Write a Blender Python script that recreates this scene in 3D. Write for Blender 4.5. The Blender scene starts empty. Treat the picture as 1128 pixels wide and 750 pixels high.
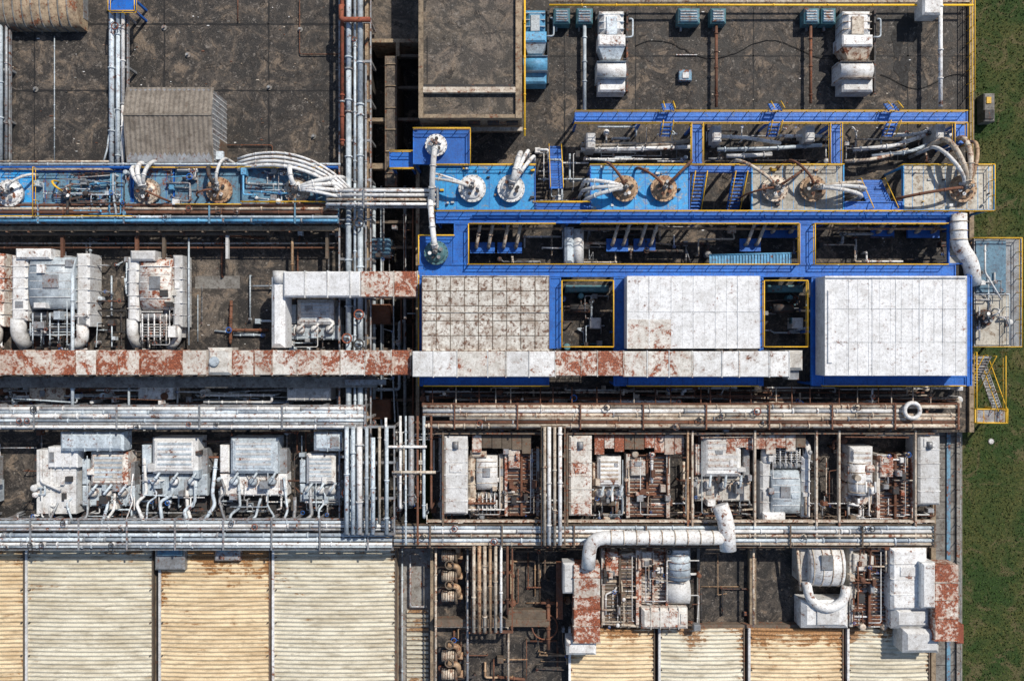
import bpy, math, random, bmesh
from mathutils import Vector
random.seed(7)
S=0.1; H=90.0; CX=564; CY=375
def P(x,y,z=0.0):
    k=S*(H-z)/H
    return Vector(((x-CX)*k,(CY-y)*k,z))
def D(v,z): return Vector((v.x,v.y,z))
sc=bpy.context.scene
# ------------------------------------------------------------ materials
def mk(name):
    m=bpy.data.materials.new(name); m.use_nodes=True
    nt=m.node_tree; nt.nodes.clear()
    o=nt.nodes.new('ShaderNodeOutputMaterial'); p=nt.nodes.new('ShaderNodeBsdfPrincipled')
    nt.links.new(p.outputs[0],o.inputs[0]); return m,nt,p
def N(nt,t,**k):
    n=nt.nodes.new(t)
    for a,b in k.items(): setattr(n,a,b)
    return n
def noise(nt,vec,scale,detail=6,rough=.6,dist=0):
    n=N(nt,'ShaderNodeTexNoise'); n.inputs['Scale'].default_value=scale
    n.inputs['Detail'].default_value=detail; n.inputs['Roughness'].default_value=rough
    n.inputs['Distortion'].default_value=dist
    nt.links.new(vec,n.inputs['Vector']); return n.outputs['Fac']
def maprange(nt,v,a,b,c=0,d=1):
    n=N(nt,'ShaderNodeMapRange'); nt.links.new(v,n.inputs[0])
    for i,x in enumerate((a,b,c,d)): n.inputs[i+1].default_value=x
    return n.outputs[0]
def math_(nt,op,a,b):
    n=N(nt,'ShaderNodeMath',operation=op)
    for i,x in enumerate((a,b)):
        if isinstance(x,(int,float)): n.inputs[i].default_value=x
        else: nt.links.new(x,n.inputs[i])
    return n.outputs[0]
def mix(nt,f,a,b,mode='MIX'):
    n=N(nt,'ShaderNodeMix',data_type='RGBA',blend_type=mode)
    def s(i,x):
        if isinstance(x,(int,float)): n.inputs[i].default_value=x
        elif isinstance(x,tuple): n.inputs[i].default_value=(*x,1)
        else: nt.links.new(x,n.inputs[i])
    s(0,f); s(6,a); s(7,b); return n.outputs[2]
def paint(name,base,dark=None,rust=0.2,rscale=.7,rough=.55,metal=0.0,grime=.6,bump=.25,
          rc=((.045,.02,.013),(.26,.085,.035)),stretch=None,tintamt=.5,tr=.07):
    m,nt,p=mk(name)
    g=N(nt,'ShaderNodeNewGeometry'); pos=g.outputs['Position']
    sv=pos
    if stretch:
        mp=N(nt,'ShaderNodeMapping'); mp.inputs['Scale'].default_value=stretch
        nt.links.new(pos,mp.inputs[0]); sv=mp.outputs[0]
    at=N(nt,'ShaderNodeAttribute',attribute_name='tint'); t=at.outputs['Fac']
    if dark is None: dark=tuple(c*.35 for c in base)
    n1=noise(nt,sv,.9,5,.72); n2=noise(nt,pos,rscale,5,.77,.6); n3=noise(nt,pos,9,2,.7); n4=noise(nt,sv,3.1,4,.75)
    gr=math_(nt,'MULTIPLY',maprange(nt,n1,.42,.66),grime)
    c=mix(nt,gr,base,dark)
    gr2=math_(nt,'MULTIPLY',maprange(nt,n4,.50,.66),grime*.75)
    c=mix(nt,gr2,c,tuple(x*.5+y for x,y in zip(dark,(.02,.014,.008))))
    if rust>0:
        v=math_(nt,'ADD',math_(nt,'MULTIPLY',n2,.62),math_(nt,'MULTIPLY',n4,.38))
        v=math_(nt,'ADD',v,math_(nt,'MULTIPLY',math_(nt,'SUBTRACT',t,.5),tr))
        th=.66-.2*rust
        rm=maprange(nt,v,th,th+.03)
        rcol=mix(nt,maprange(nt,n3,.35,.65),rc[0],rc[1])
        c=mix(nt,math_(nt,'MULTIPLY',maprange(nt,v,th-.06,th),.45*min(1,rust*2)),c,tuple(.5*a+.5*b for a,b in zip(dark,rc[1])))
        c=mix(nt,rm,c,rcol)
    br=maprange(nt,t,0,1,1-tintamt*.5,1+tintamt*.35)
    f=maprange(nt,n3,.3,.7,.82,1.12)
    br=math_(nt,'MULTIPLY',br,f)
    cb=N(nt,'ShaderNodeCombineColor')
    for i in range(3): nt.links.new(br,cb.inputs[i])
    c=mix(nt,1.0,c,cb.outputs[0],'MULTIPLY')
    nt.links.new(c,p.inputs['Base Color'])
    r=maprange(nt,n4,.3,.7,rough-.12,rough+.2); nt.links.new(r,p.inputs['Roughness'])
    p.inputs['Metallic'].default_value=metal
    bp=N(nt,'ShaderNodeBump'); bp.inputs['Strength'].default_value=bump; bp.inputs['Distance'].default_value=.08
    nt.links.new(n3,bp.inputs['Height']); nt.links.new(bp.outputs[0],p.inputs['Normal'])
    return m
def ground_mat(name,a,b,c3,crack=True,slabs=True):
    m,nt,p=mk(name)
    g=N(nt,'ShaderNodeNewGeometry'); pos=g.outputs['Position']
    n1=noise(nt,pos,.13,5,.72,.8); n2=noise(nt,pos,.7,6,.8,.5); n3=noise(nt,pos,6,4,.85); n5=noise(nt,pos,.30,6,.76,1.4)
    c=mix(nt,maprange(nt,n1,.42,.58),a,b)
    c=mix(nt,maprange(nt,n2,.47,.62),c,c3)
    wet=maprange(nt,n5,.50,.545)
    c=mix(nt,math_(nt,'MULTIPLY',wet,.8),c,tuple(x*.25 for x in a))
    c=mix(nt,math_(nt,'MULTIPLY',maprange(nt,n5,.455,.38),.7),c,(.22,.17,.125))
    c=mix(nt,math_(nt,'MULTIPLY',maprange(nt,noise(nt,pos,1.9,5,.8,1.0),.57,.63),.6),c,(.28,.25,.22))
    c=mix(nt,math_(nt,'MULTIPLY',maprange(nt,noise(nt,pos,.55,6,.8,2.5),.56,.60),.8),c,(.009,.008,.008))
    if crack:
        vo=N(nt,'ShaderNodeTexVoronoi',feature='DISTANCE_TO_EDGE'); vo.inputs['Scale'].default_value=.22
        nn=N(nt,'ShaderNodeTexNoise'); nn.inputs['Scale'].default_value=.9; nn.inputs['Detail'].default_value=4
        nt.links.new(pos,nn.inputs['Vector'])
        vm=N(nt,'ShaderNodeVectorMath',operation='MULTIPLY_ADD'); nt.links.new(nn.outputs['Color'],vm.inputs[0]); vm.inputs[1].default_value=(2.6,2.6,2.6); nt.links.new(pos,vm.inputs[2])
        nt.links.new(vm.outputs[0],vo.inputs['Vector'])
        c=mix(nt,math_(nt,'MULTIPLY',maprange(nt,vo.outputs[0],.016,.0),.85),c,(.010,.009,.008))
        w=maprange(nt,noise(nt,pos,14,2,.6),.66,.72)
        c=mix(nt,math_(nt,'MULTIPLY',w,.75),c,(.40,.37,.33))
    f=maprange(nt,n3,.3,.7,.42,1.42)
    cb=N(nt,'ShaderNodeCombineColor')
    for i in range(3): nt.links.new(f,cb.inputs[i])
    c=mix(nt,1.0,c,cb.outputs[0],'MULTIPLY')
    nt.links.new(c,p.inputs['Base Color']); nt.links.new(maprange(nt,wet,0,1,.9,.65),p.inputs['Roughness'])
    bp=N(nt,'ShaderNodeBump'); bp.inputs['Strength'].default_value=.5; bp.inputs['Distance'].default_value=.1
    nt.links.new(n3,bp.inputs['Height']); nt.links.new(bp.outputs[0],p.inputs['Normal'])
    return m
RR=((.10,.03,.018),(.36,.105,.045))
W =paint('white_paint',(.72,.735,.74),(.34,.32,.29),.34,.9,grime=.55)
WC=paint('white_paint_clean',(.76,.78,.80),(.46,.46,.45),.30,.6,grime=.6,tintamt=.2)
WR=paint('white_paint_rusty',(.69,.68,.64),(.34,.30,.25),.55,.55,grime=.65,rc=RR)
WX=paint('white_paint_heavy_rust',(.63,.61,.56),(.3,.22,.16),.72,.5,grime=.6,rc=RR)
WH=paint('duct_red_rust',(.62,.58,.52),(.34,.2,.13),.88,.42,grime=.6,rc=RR)
WA=paint('housing_weathered',(.66,.65,.60),(.27,.21,.16),.58,1.4,grime=.85,rc=((.07,.045,.035),(.20,.11,.07)))
WB=paint('pipe_bluish_white',(.54,.62,.68),(.21,.25,.29),.32,1.1,grime=.7,rough=.4)
CR=paint('pipe_cream',(.60,.54,.45),(.25,.18,.12),.50,1.0,grime=.8)
CT=paint('pipe_tan',(.46,.32,.20),(.18,.10,.05),.5,1.0,grime=.8)
RU=paint('rust_steel',(.17,.075,.045),(.05,.03,.02),.5,1.0,rough=.8)
RD=paint('oxide_red',(.28,.075,.04),(.10,.03,.02),.5,1.0,rough=.8)
BL=paint('blue_paint',(.009,.135,.53),(.006,.06,.28),.22,1.2,grime=.6,rough=.5,rc=((.03,.04,.06),(.14,.18,.24)))
LB=paint('light_blue_deck',(.03,.33,.70),(.02,.17,.44),.46,.9,grime=.6,rc=((.14,.15,.15),(.42,.44,.42)))
SB=paint('steel_blue_deck',(.13,.27,.38),(.045,.10,.16),.5,.9,grime=.8)
PD=paint('pale_deck',(.50,.48,.42),(.26,.24,.2),.55,.6,grime=.7,rc=((.16,.1,.06),(.32,.28,.22)))
TE=paint('teal_paint',(.09,.23,.27),(.03,.1,.12),.4,1.2,grime=.8)
SK=paint('sky_blue_metal',(.12,.38,.62),(.05,.15,.27),.3,1.2)
YE=paint('yellow_paint',(.80,.48,.03),(.4,.22,.02),.15,1.5,grime=.3)
DK=paint('dark_steel',(.045,.045,.047),(.02,.02,.02),.45,1.2,rough=.7)
GA=paint('galvanised_steel',(.33,.355,.38),(.14,.13,.12),.45,1.3,metal=.2,rough=.45,grime=.7)
BN=paint('beam_brown',(.15,.12,.09),(.06,.045,.035),.45,1.3,rough=.8)
TN=paint('tan_concrete',(.36,.28,.19),(.12,.095,.07),.4,.8,rough=.85,grime=.9)
GC=paint('grey_concrete',(.26,.255,.24),(.11,.10,.09),.3,.8,rough=.9,grime=.9)
BK=paint('black_tar',(.010,.010,.011),(.006,.006,.006),0,1,rough=.75,tintamt=.1,bump=.1)
CO=paint('cream_corrugated',(.70,.58,.39),(.44,.32,.18),.36,.30,grime=.8,stretch=(.2,.8,1),rc=((.15,.075,.03),(.40,.21,.08)),tr=.38,tintamt=.12)
CO2=paint('pale_corrugated',(.64,.61,.50),(.38,.33,.23),.30,.30,grime=.75,stretch=(.2,.8,1),rc=((.15,.08,.04),(.36,.21,.10)),tr=.3,tintamt=.12)
SH=paint('shed_roof',(.29,.255,.215),(.13,.11,.09),.3,.8,grime=.8,rough=.8)
AS=ground_mat('roof_bitumen',(.036,.032,.029),(.064,.056,.049),(.105,.088,.073))
AD=ground_mat('trench_dark',(.02,.019,.018),(.035,.03,.028),(.05,.045,.038))
RB=ground_mat('roof_brown',(.085,.073,.059),(.12,.10,.085),(.18,.15,.12),crack=False)
# grass
GR,nt,p=mk('grass_soil'); g=N(nt,'ShaderNodeNewGeometry'); pos=g.outputs['Position']
n1=noise(nt,pos,.16,6,.75,.8); n2=noise(nt,pos,3.5,6,.8); n3=noise(nt,pos,.35,6,.75,1)
c=mix(nt,maprange(nt,n1,.42,.60),(.025,.062,.007),(.10,.10,.025)); c=mix(nt,maprange(nt,n2,.4,.65),c,(.018,.038,.006))
c=mix(nt,math_(nt,'MULTIPLY',maprange(nt,n3,.53,.62),.75),c,(.13,.105,.05))
nt.links.new(c,p.inputs['Base Color']); p.inputs['Roughness'].default_value=.95
bp=N(nt,'ShaderNodeBump'); bp.inputs['Distance'].default_value=.2; nt.links.new(n2,bp.inputs['Height']); nt.links.new(bp.outputs[0],p.inputs['Normal'])
GB,nt,p=mk('grass_blades'); g=N(nt,'ShaderNodeNewGeometry'); pos=g.outputs['Position']
at=N(nt,'ShaderNodeAttribute',attribute_name='tint')
n1=noise(nt,pos,.16,6,.75,.8); n3=noise(nt,pos,.6,4,.7)
c=mix(nt,maprange(nt,n1,.42,.60),(.032,.085,.008),(.11,.125,.03)); c=mix(nt,maprange(nt,n3,.5,.66),c,(.025,.05,.008)); c=mix(nt,math_(nt,'MULTIPLY',at.outputs['Fac'],.35),c,(.10,.12,.03))
nt.links.new(c,p.inputs['Base Color']); p.inputs['Roughness'].default_value=.8
# ------------------------------------------------------------ mesh builder
class B:
    def __init__(s,name):
        s.n=name; s.v=[]; s.f=[]; s.fm=[]; s.fs=[]; s.t=[]; s.mats=[]
    def mi(s,m):
        if m not in s.mats: s.mats.append(m)
        return s.mats.index(m)
    def add(s,vs,fs,mat,smooth=False,tint=None):
        o=len(s.v); s.v+= [tuple(v) for v in vs]
        if tint is None: tint=random.random()
        if isinstance(tint,list): s.t+=tint
        else: s.t+=[tint]*len(vs)
        k=s.mi(mat)
        for i,f in enumerate(fs):
            s.f.append([o+j for j in f]); s.fm.append(k)
            s.fs.append(smooth if not isinstance(smooth,list) else smooth[i])
    def wbox(s,x0,x1,y0,y1,z0,z1,mat,ch=0,tint=None,jit=True):
        if x0>x1:x0,x1=x1,x0
        if y0>y1:y0,y1=y1,y0
        if jit:
            j=lambda:random.uniform(-.004,.004)
            x0+=j();x1+=j();y0+=j();y1+=j();z1+=j()
        ch=min(ch,(x1-x0)*.3,(y1-y0)*.3)
        lo=[(x0,y0,z0),(x1,y0,z0),(x1,y1,z0),(x0,y1,z0)]
        if ch>0:
            md=[(a,b_,z1-ch) for a,b_,_ in lo]
            tp=[(x0+ch,y0+ch,z1),(x1-ch,y0+ch,z1),(x1-ch,y1-ch,z1),(x0+ch,y1-ch,z1)]
            vs=lo+md+tp
            fs=[(3,2,1,0)]+[(i,(i+1)%4,4+(i+1)%4,4+i) for i in range(4)]+[(4+i,4+(i+1)%4,8+(i+1)%4,8+i) for i in range(4)]+[(8,9,10,11)]
        else:
            vs=lo+[(a,b_,z1) for a,b_,_ in lo]
            fs=[(3,2,1,0)]+[(i,(i+1)%4,4+(i+1)%4,4+i) for i in range(4)]+[(4,5,6,7)]
        s.add(vs,fs,mat,tint=tint)
    def box(s,x0,y0,x1,y1,z0,z1,mat,ch=0,tint=None):
        a=P(x0,y0,z1); b=P(x1,y1,z1)
        s.wbox(a.x,b.x,b.y,a.y,z0,z1,mat,ch,tint)
    def sbox(s,x0,y0,x1,y1,z0,z1,mat,ch=.1,rib=7,rm=None):
        """sheet-metal box with standing seams and a hatch"""
        s.box(x0,y0,x1,y1,z0,z1,mat,ch)
        w=x1-x0;h=y1-y0; L=max(w,h); n=max(2,int(L/rib))
        for i in range(1,n):
            t=i/n
            if w>h: s.box(x0+w*t-.35,y0-.3,x0+w*t+.35,y1+.3,z0,z1+.05,rm or mat)
            else: s.box(x0-.3,y0+h*t-.35,x1+.3,y0+h*t+.35,z0,z1+.05,rm or mat)
        k=random.randint(0,n-1); t0=(k+.2)/n;t1=(k+.8)/n
        if w>h: s.box(x0+w*t0,y0+h*.25,x0+w*t1,y0+h*.75,z1-.05,z1+.09,random.choice((mat,GA,mat)),.02)
        else: s.box(x0+w*.25,y0+h*t0,x0+w*.75,y0+h*t1,z1-.05,z1+.09,random.choice((mat,GA,mat)),.02)
    def tube(s,pts,r,mat,n=8,bend=.25,tint=None,caps=True):
        pts=[Vector(p) for p in pts]
        q=[pts[0]]
        for i in range(1,len(pts)-1):
            a,p0,c=pts[i-1],pts[i],pts[i+1]
            d1=(a-p0);d2=(c-p0)
            if d1.length<1e-5 or d2.length<1e-5: continue
            k=min(bend,d1.length*.49,d2.length*.49)
            if bend<=0 or d1.angle(d2)>3.05: q.append(p0); continue
            A=p0+d1.normalized()*k; C=p0+d2.normalized()*k
            for u in (0,.25,.5,.75,1): q.append(A*(1-u)**2+p0*2*u*(1-u)+C*u*u)
        q.append(pts[-1])
        pts=[q[0]]
        for v in q[1:]:
            if (v-pts[-1]).length>1e-4: pts.append(v)
        if len(pts)<2: return
        d=(pts[1]-pts[0]).normalized()
        up=Vector((0,0,1)) if abs(d.z)<.9 else Vector((1,0,0))
        u=d.cross(up).normalized()
        vs=[];L=len(pts)
        for i,p0 in enumerate(pts):
            if i==0: t=(pts[1]-p0)
            elif i==L-1: t=(p0-pts[i-1])
            else: t=(pts[i+1]-p0).normalized()+(p0-pts[i-1]).normalized()
            if t.length<1e-6: t=d
            t=t.normalized(); u=(u-t*u.dot(t))
            if u.length<1e-4: u=t.orthogonal()
            u.normalize(); w=t.cross(u); d=t
            for k in range(n):
                a=2*math.pi*k/n; vs.append(p0+(u*math.cos(a)+w*math.sin(a))*r)
        fs=[];sm=[]
        for i in range(L-1):
            for k in range(n):
                fs.append((i*n+k,i*n+(k+1)%n,(i+1)*n+(k+1)%n,(i+1)*n+k)); sm.append(True)
        if caps:
            fs.append(tuple(range(n))[::-1]); fs.append(tuple((L-1)*n+k for k in range(n))); sm+=[False,False]
        s.add(vs,fs,mat,sm,tint)
    def bez(s,a,b,c,d,r,mat,n=8,k=12,tint=None):
        pts=[]
        for i in range(k+1):
            u=i/k; pts.append(a*(1-u)**3+b*3*u*(1-u)**2+c*3*u*u*(1-u)+d*u**3)
        s.tube(pts,r,mat,n,0,tint)
        for i in range(2,k-1,3):
            t=(pts[i+1]-pts[i]).normalized()
            s.tube([pts[i]-t*.05,pts[i]+t*.05],r*1.25,mat,n)
    def pipe(s,pts,r,mat,n=8,bend=.3,fl=4.0,fmat=None):
        s.tube(pts,r,mat,n,bend)
        for a,b in zip(pts[:-1],pts[1:]):
            L=(b-a).length
            if L<1.2: continue
            d=(b-a).normalized(); x=random.uniform(.5,fl)
            while x<L-.5:
                c=a+d*x; s.tube([c-d*.07,c+d*.07],r*1.4,fmat or mat,n)
                x+=random.uniform(.5,1.6)*fl
    def valve(s,p0,r,mat,wm=None):
        s.tube([p0-Vector((r*2,0,0)),p0+Vector((r*2,0,0))],r*1.5,mat,8)
        s.tube([p0,p0+Vector((0,0,r*4))],r*.5,DK,6)
        s.ring(p0+Vector((0,0,r*4)),r*2.0,r*.35,wm or DK)
    def ring(s,c,R,r,mat,n=14,m=5):
        vs=[];fs=[]
        for i in range(n):
            a=2*math.pi*i/n
            for j in range(m):
                b=2*math.pi*j/m
                vs.append((c.x+(R+r*math.cos(b))*math.cos(a),c.y+(R+r*math.cos(b))*math.sin(a),c.z+r*math.sin(b)))
        for i in range(n):
            for j in range(m):
                fs.append((i*m+j,((i+1)%n)*m+j,((i+1)%n)*m+(j+1)%m,i*m+(j+1)%m))
        s.add(vs,fs,mat,True)
    def vcyl(s,c,r,z0,z1,mat,n=24,dome=0,tint=None):
        prof=[(r,z0),(r,z1)]
        if dome>0:
            for k in range(1,6):
                a=math.pi/2*k/6; prof.append((r*math.cos(a),z1+dome*math.sin(a)))
        vs=[];fs=[]
        for (R,z) in prof:
            for i in range(n):
                a=2*math.pi*i/n; vs.append((c.x+R*math.cos(a),c.y+R*math.sin(a),z))
        for k in range(len(prof)-1):
            for i in range(n): fs.append((k*n+i,k*n+(i+1)%n,(k+1)*n+(i+1)%n,(k+1)*n+i))
        sm=[True if dome>0 else False]*len(fs)
        top=(len(prof)-1)*n
        vs.append((c.x,c.y,z1+dome)); t=len(vs)-1
        for i in range(n): fs.append((top+i,top+(i+1)%n,t)); sm.append(dome>0)
        s.add(vs,fs,mat,sm,tint)
    def barrel(s,x0,y0,x1,y1,z0,z1,zt,mat,axis='x',n=10,tint=None):
        a=P(x0,y1,zt); b=P(x1,y0,zt)
        vs=[];fs=[]
        prof=[(-1,z0)]+[(-math.cos(math.pi*i/n),z1+(zt-z1)*math.sin(math.pi*i/n)) for i in range(n+1)]+[(1,z0)]
        m=len(prof)
        for e in (0,1):
            for (t,z) in prof:
                if axis=='x':
                    vs.append((b.x if e else a.x,(a.y+b.y)/2+t*(b.y-a.y)/2,z))
                else:
                    vs.append(((a.x+b.x)/2+t*(b.x-a.x)/2,b.y if e else a.y,z))
        for i in range(m-1): fs.append((i,i+1,m+i+1,m+i))
        fs.append(tuple(range(m))); fs.append(tuple(range(m,2*m))[::-1])
        s.add(vs,fs,mat,[False]+[True]*(m-3)+[False]*3,tint)
    def done(s):
        me=bpy.data.meshes.new(s.n); me.from_pydata(s.v,[],s.f)
        for m in s.mats: me.materials.append(m)
        me.polygons.foreach_set('material_index',s.fm); me.polygons.foreach_set('use_smooth',s.fs)
        at=me.attributes.new('tint','FLOAT','POINT'); at.data.foreach_set('value',s.t)
        me.update()
        bm=bmesh.new(); bm.from_mesh(me); bmesh.ops.recalc_face_normals(bm,faces=bm.faces); bm.to_mesh(me); bm.free()
        o=bpy.data.objects.new(s.n,me); sc.collection.objects.link(o); return o
R=random.uniform
# ------------------------------------------------------------ parts
def rail(b,pts,z,h=1.05,mat=None,step=1.5,r=.055):
    mat=mat or YE
    v=[P(x,y,z+h) for x,y in pts]
    for a,c in zip(v[:-1],v[1:]):
        b.tube([a,c],r,mat,5); b.tube([a-Vector((0,0,.5)),c-Vector((0,0,.5))],r*.7,mat,4)
        L=(c-a).length; k=max(1,round(L/step))
        for i in range(k+1):
            p0=a.lerp(c,i/k); b.tube([p0,D(p0,z-.1)],r*.8,mat,5)
def deck(b,x0,y0,x1,y1,z,mat,rails='',legs=True,zl=0,kick=True,seams=True,edge=None,lm=None):
    b.box(x0,y0,x1,y1,z-.2,z,mat)
    e=edge or BL
    if kick:
        w=1.2
        b.box(x0,y0,x1,y0+w,z-.3,z+.10,e); b.box(x0,y1-w,x1,y1,z-.3,z+.10,e)
        b.box(x0,y0+w,x0+w,y1-w,z-.3,z+.10,e); b.box(x1-w,y0+w,x1,y1-w,z-.3,z+.10,e)
    if seams:
        if x1-x0>y1-y0:
            x=x0+R(9,13)
            while x<x1-4: b.box(x,y0+1.5,x+.5,y1-1.5,z-.05,z+.012,e); x+=12
        else:
            y=y0+R(9,13)
            while y<y1-4: b.box(x0+1.5,y,x1-1.5,y+.5,z-.05,z+.012,e); y+=12
    if 'N' in rails: rail(b,[(x0,y0),(x1,y0)],z)
    if 'S' in rails: rail(b,[(x0,y1),(x1,y1)],z)
    if 'W' in rails: rail(b,[(x0,y0),(x0,y1)],z)
    if 'E' in rails: rail(b,[(x1,y0),(x1,y1)],z)
    if legs:
        nx=max(1,round((x1-x0)/70)); ny=max(1,round((y1-y0)/70))
        for i in range(nx+1):
            for j in range(ny+1):
                c=P(x0+2+(x1-x0-4)*i/nx,y0+2+(y1-y0-4)*j/ny,z)
                b.wbox(c.x-.11,c.x+.11,c.y-.11,c.y+.11,zl,z-.2,lm or e)
def stair(b,x0,y0,x1,y1,zl,zh,up,mat,r=True):
    a=P(x0,y1,zh); c=P(x1,y0,zh)
    L=(c.y-a.y) if up in 'NS' else (c.x-a.x)
    n=max(4,int(L/.3))
    for i in range(n):
        t=(i+.5)/n; z=zl+(zh-zl)*t
        if up=='N': y=a.y+L*t; b.wbox(a.x,c.x,y-.12,y+.12,z-.05,z,mat)
        elif up=='S': y=c.y-L*t; b.wbox(a.x,c.x,y-.12,y+.12,z-.05,z,mat)
        elif up=='E': x=a.x+L*t; b.wbox(x-.12,x+.12,a.y,c.y,z-.05,z,mat)
        else: x=c.x-L*t; b.wbox(x-.12,x+.12,a.y,c.y,z-.05,z,mat)
    if up=='N': E=[((a.x,a.y,zl),(a.x,c.y,zh)),((c.x,a.y,zl),(c.x,c.y,zh))]
    elif up=='S': E=[((a.x,c.y,zl),(a.x,a.y,zh)),((c.x,c.y,zl),(c.x,a.y,zh))]
    elif up=='E': E=[((a.x,a.y,zl),(c.x,a.y,zh)),((a.x,c.y,zl),(c.x,c.y,zh))]
    else: E=[((c.x,a.y,zl),(a.x,a.y,zh)),((c.x,c.y,zl),(a.x,c.y,zh))]
    for p0,p1 in E:
        p0=Vector(p0);p1=Vector(p1)
        b.tube([p0,p1],.09,mat,4)
        if r:
            h=Vector((0,0,1)); b.tube([p0+h,p1+h],.055,YE,5)
            for k in range(4): q=p0.lerp(p1,k/3); b.tube([q,q+h],.04,YE,4)
def manifold(b,x0,y0,x1,y1,z0,z1,n,mats,r=(.05,.11),mx=75):
    for _ in range(n):
        x=R(x0,x1);y=R(y0,y1);z=R(z0,z1); pts=[P(x,y,z)]
        for k in range(random.randint(2,4)):
            ax=random.choice('xyxyz')
            if ax=='x': x=min(x1,max(x0,x+random.choice((-1,1))*min(mx,R(.15,.6)*(x1-x0))))
            elif ax=='y': y=min(y1,max(y0,y+random.choice((-1,1))*min(mx,R(.15,.6)*(y1-y0))))
            else: z=R(z0,z1)
            if random.random()<.18: x=min(x1,max(x0,x+R(-5,5))); y=min(y1,max(y0,y+R(-5,5)))
            q=P(x,y,z)
            if (q-pts[-1]).length>.3: pts.append(q)
        if len(pts)<2: continue
        rr=R(*r)*random.choice((.7,1,1,1.5)); m=random.choice(mats)
        b.pipe(pts,rr,m,7,rr*2.2,fl=1.4)
        u=random.random()
        if u<.5: b.valve(pts[1],rr*.9,m,random.choice((DK,RD,BL,DK)))
        elif u<.75:
            q=pts[-1]; b.wbox(q.x-R(.15,.4),q.x+R(.15,.4),q.y-R(.15,.4),q.y+R(.15,.4),max(0.05,q.z-.6),q.z+.2,random.choice(mats+[GA,DK]),.05)
        elif u<.9:
            b.vcyl(pts[-1],R(.18,.4),.05,pts[-1].z+.15,random.choice(mats),12,dome=.12)
        if z0>-1: b.tube([pts[0],D(pts[0],.05)],rr,m,6)
def coil(b,x0,y0,x1,y1,z,n,mat,axis='x',r=.06):
    if axis=='x':
        for i in range(n):
            y=y0+(y1-y0)*(i+.5)/n; b.tube([P(x0,y,z),P(x1,y,z)],r,mat,6)
        for x in (x0,x1): b.tube([P(x,y0,z),P(x,y1,z)],r*1.6,mat,7)
    else:
        for i in range(n):
            x=x0+(x1-x0)*(i+.5)/n; b.tube([P(x,y0,z),P(x,y1,z)],r,mat,6)
        for y in (y0,y1): b.tube([P(x0,y,z),P(x1,y,z)],r*1.6,mat,7)
def panels(b,x0,y0,x1,y1,z0,z1,nx,ny,mat,rib=None,ribs=True,lo=.35,hi=.65):
    b.box(x0,y0,x1,y1,z0,z1-.06,mat,tint=.2)
    for i in range(nx):
        for j in range(ny):
            ax=x0+(x1-x0)*i/nx; bx=x0+(x1-x0)*(i+1)/nx; ay=y0+(y1-y0)*j/ny; by=y0+(y1-y0)*(j+1)/ny
            b.box(ax+.2,ay+.2,bx-.2,by-.2,z1-.1,z1+R(-.01,.02),mat,ch=.02,tint=R(lo,hi))
    if ribs:
        for i in range(nx+1): x=x0+(x1-x0)*i/nx; b.box(x-.3,y0,x+.3,y1,z1-.1,z1+.05,rib or mat,tint=R(.2,.5))
        if rib:
            for j in range(ny+1): y=y0+(y1-y0)*j/ny; b.box(x0,y-.25,x1,y+.25,z1-.1,z1+.04,rib,tint=R(.2,.5))
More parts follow.
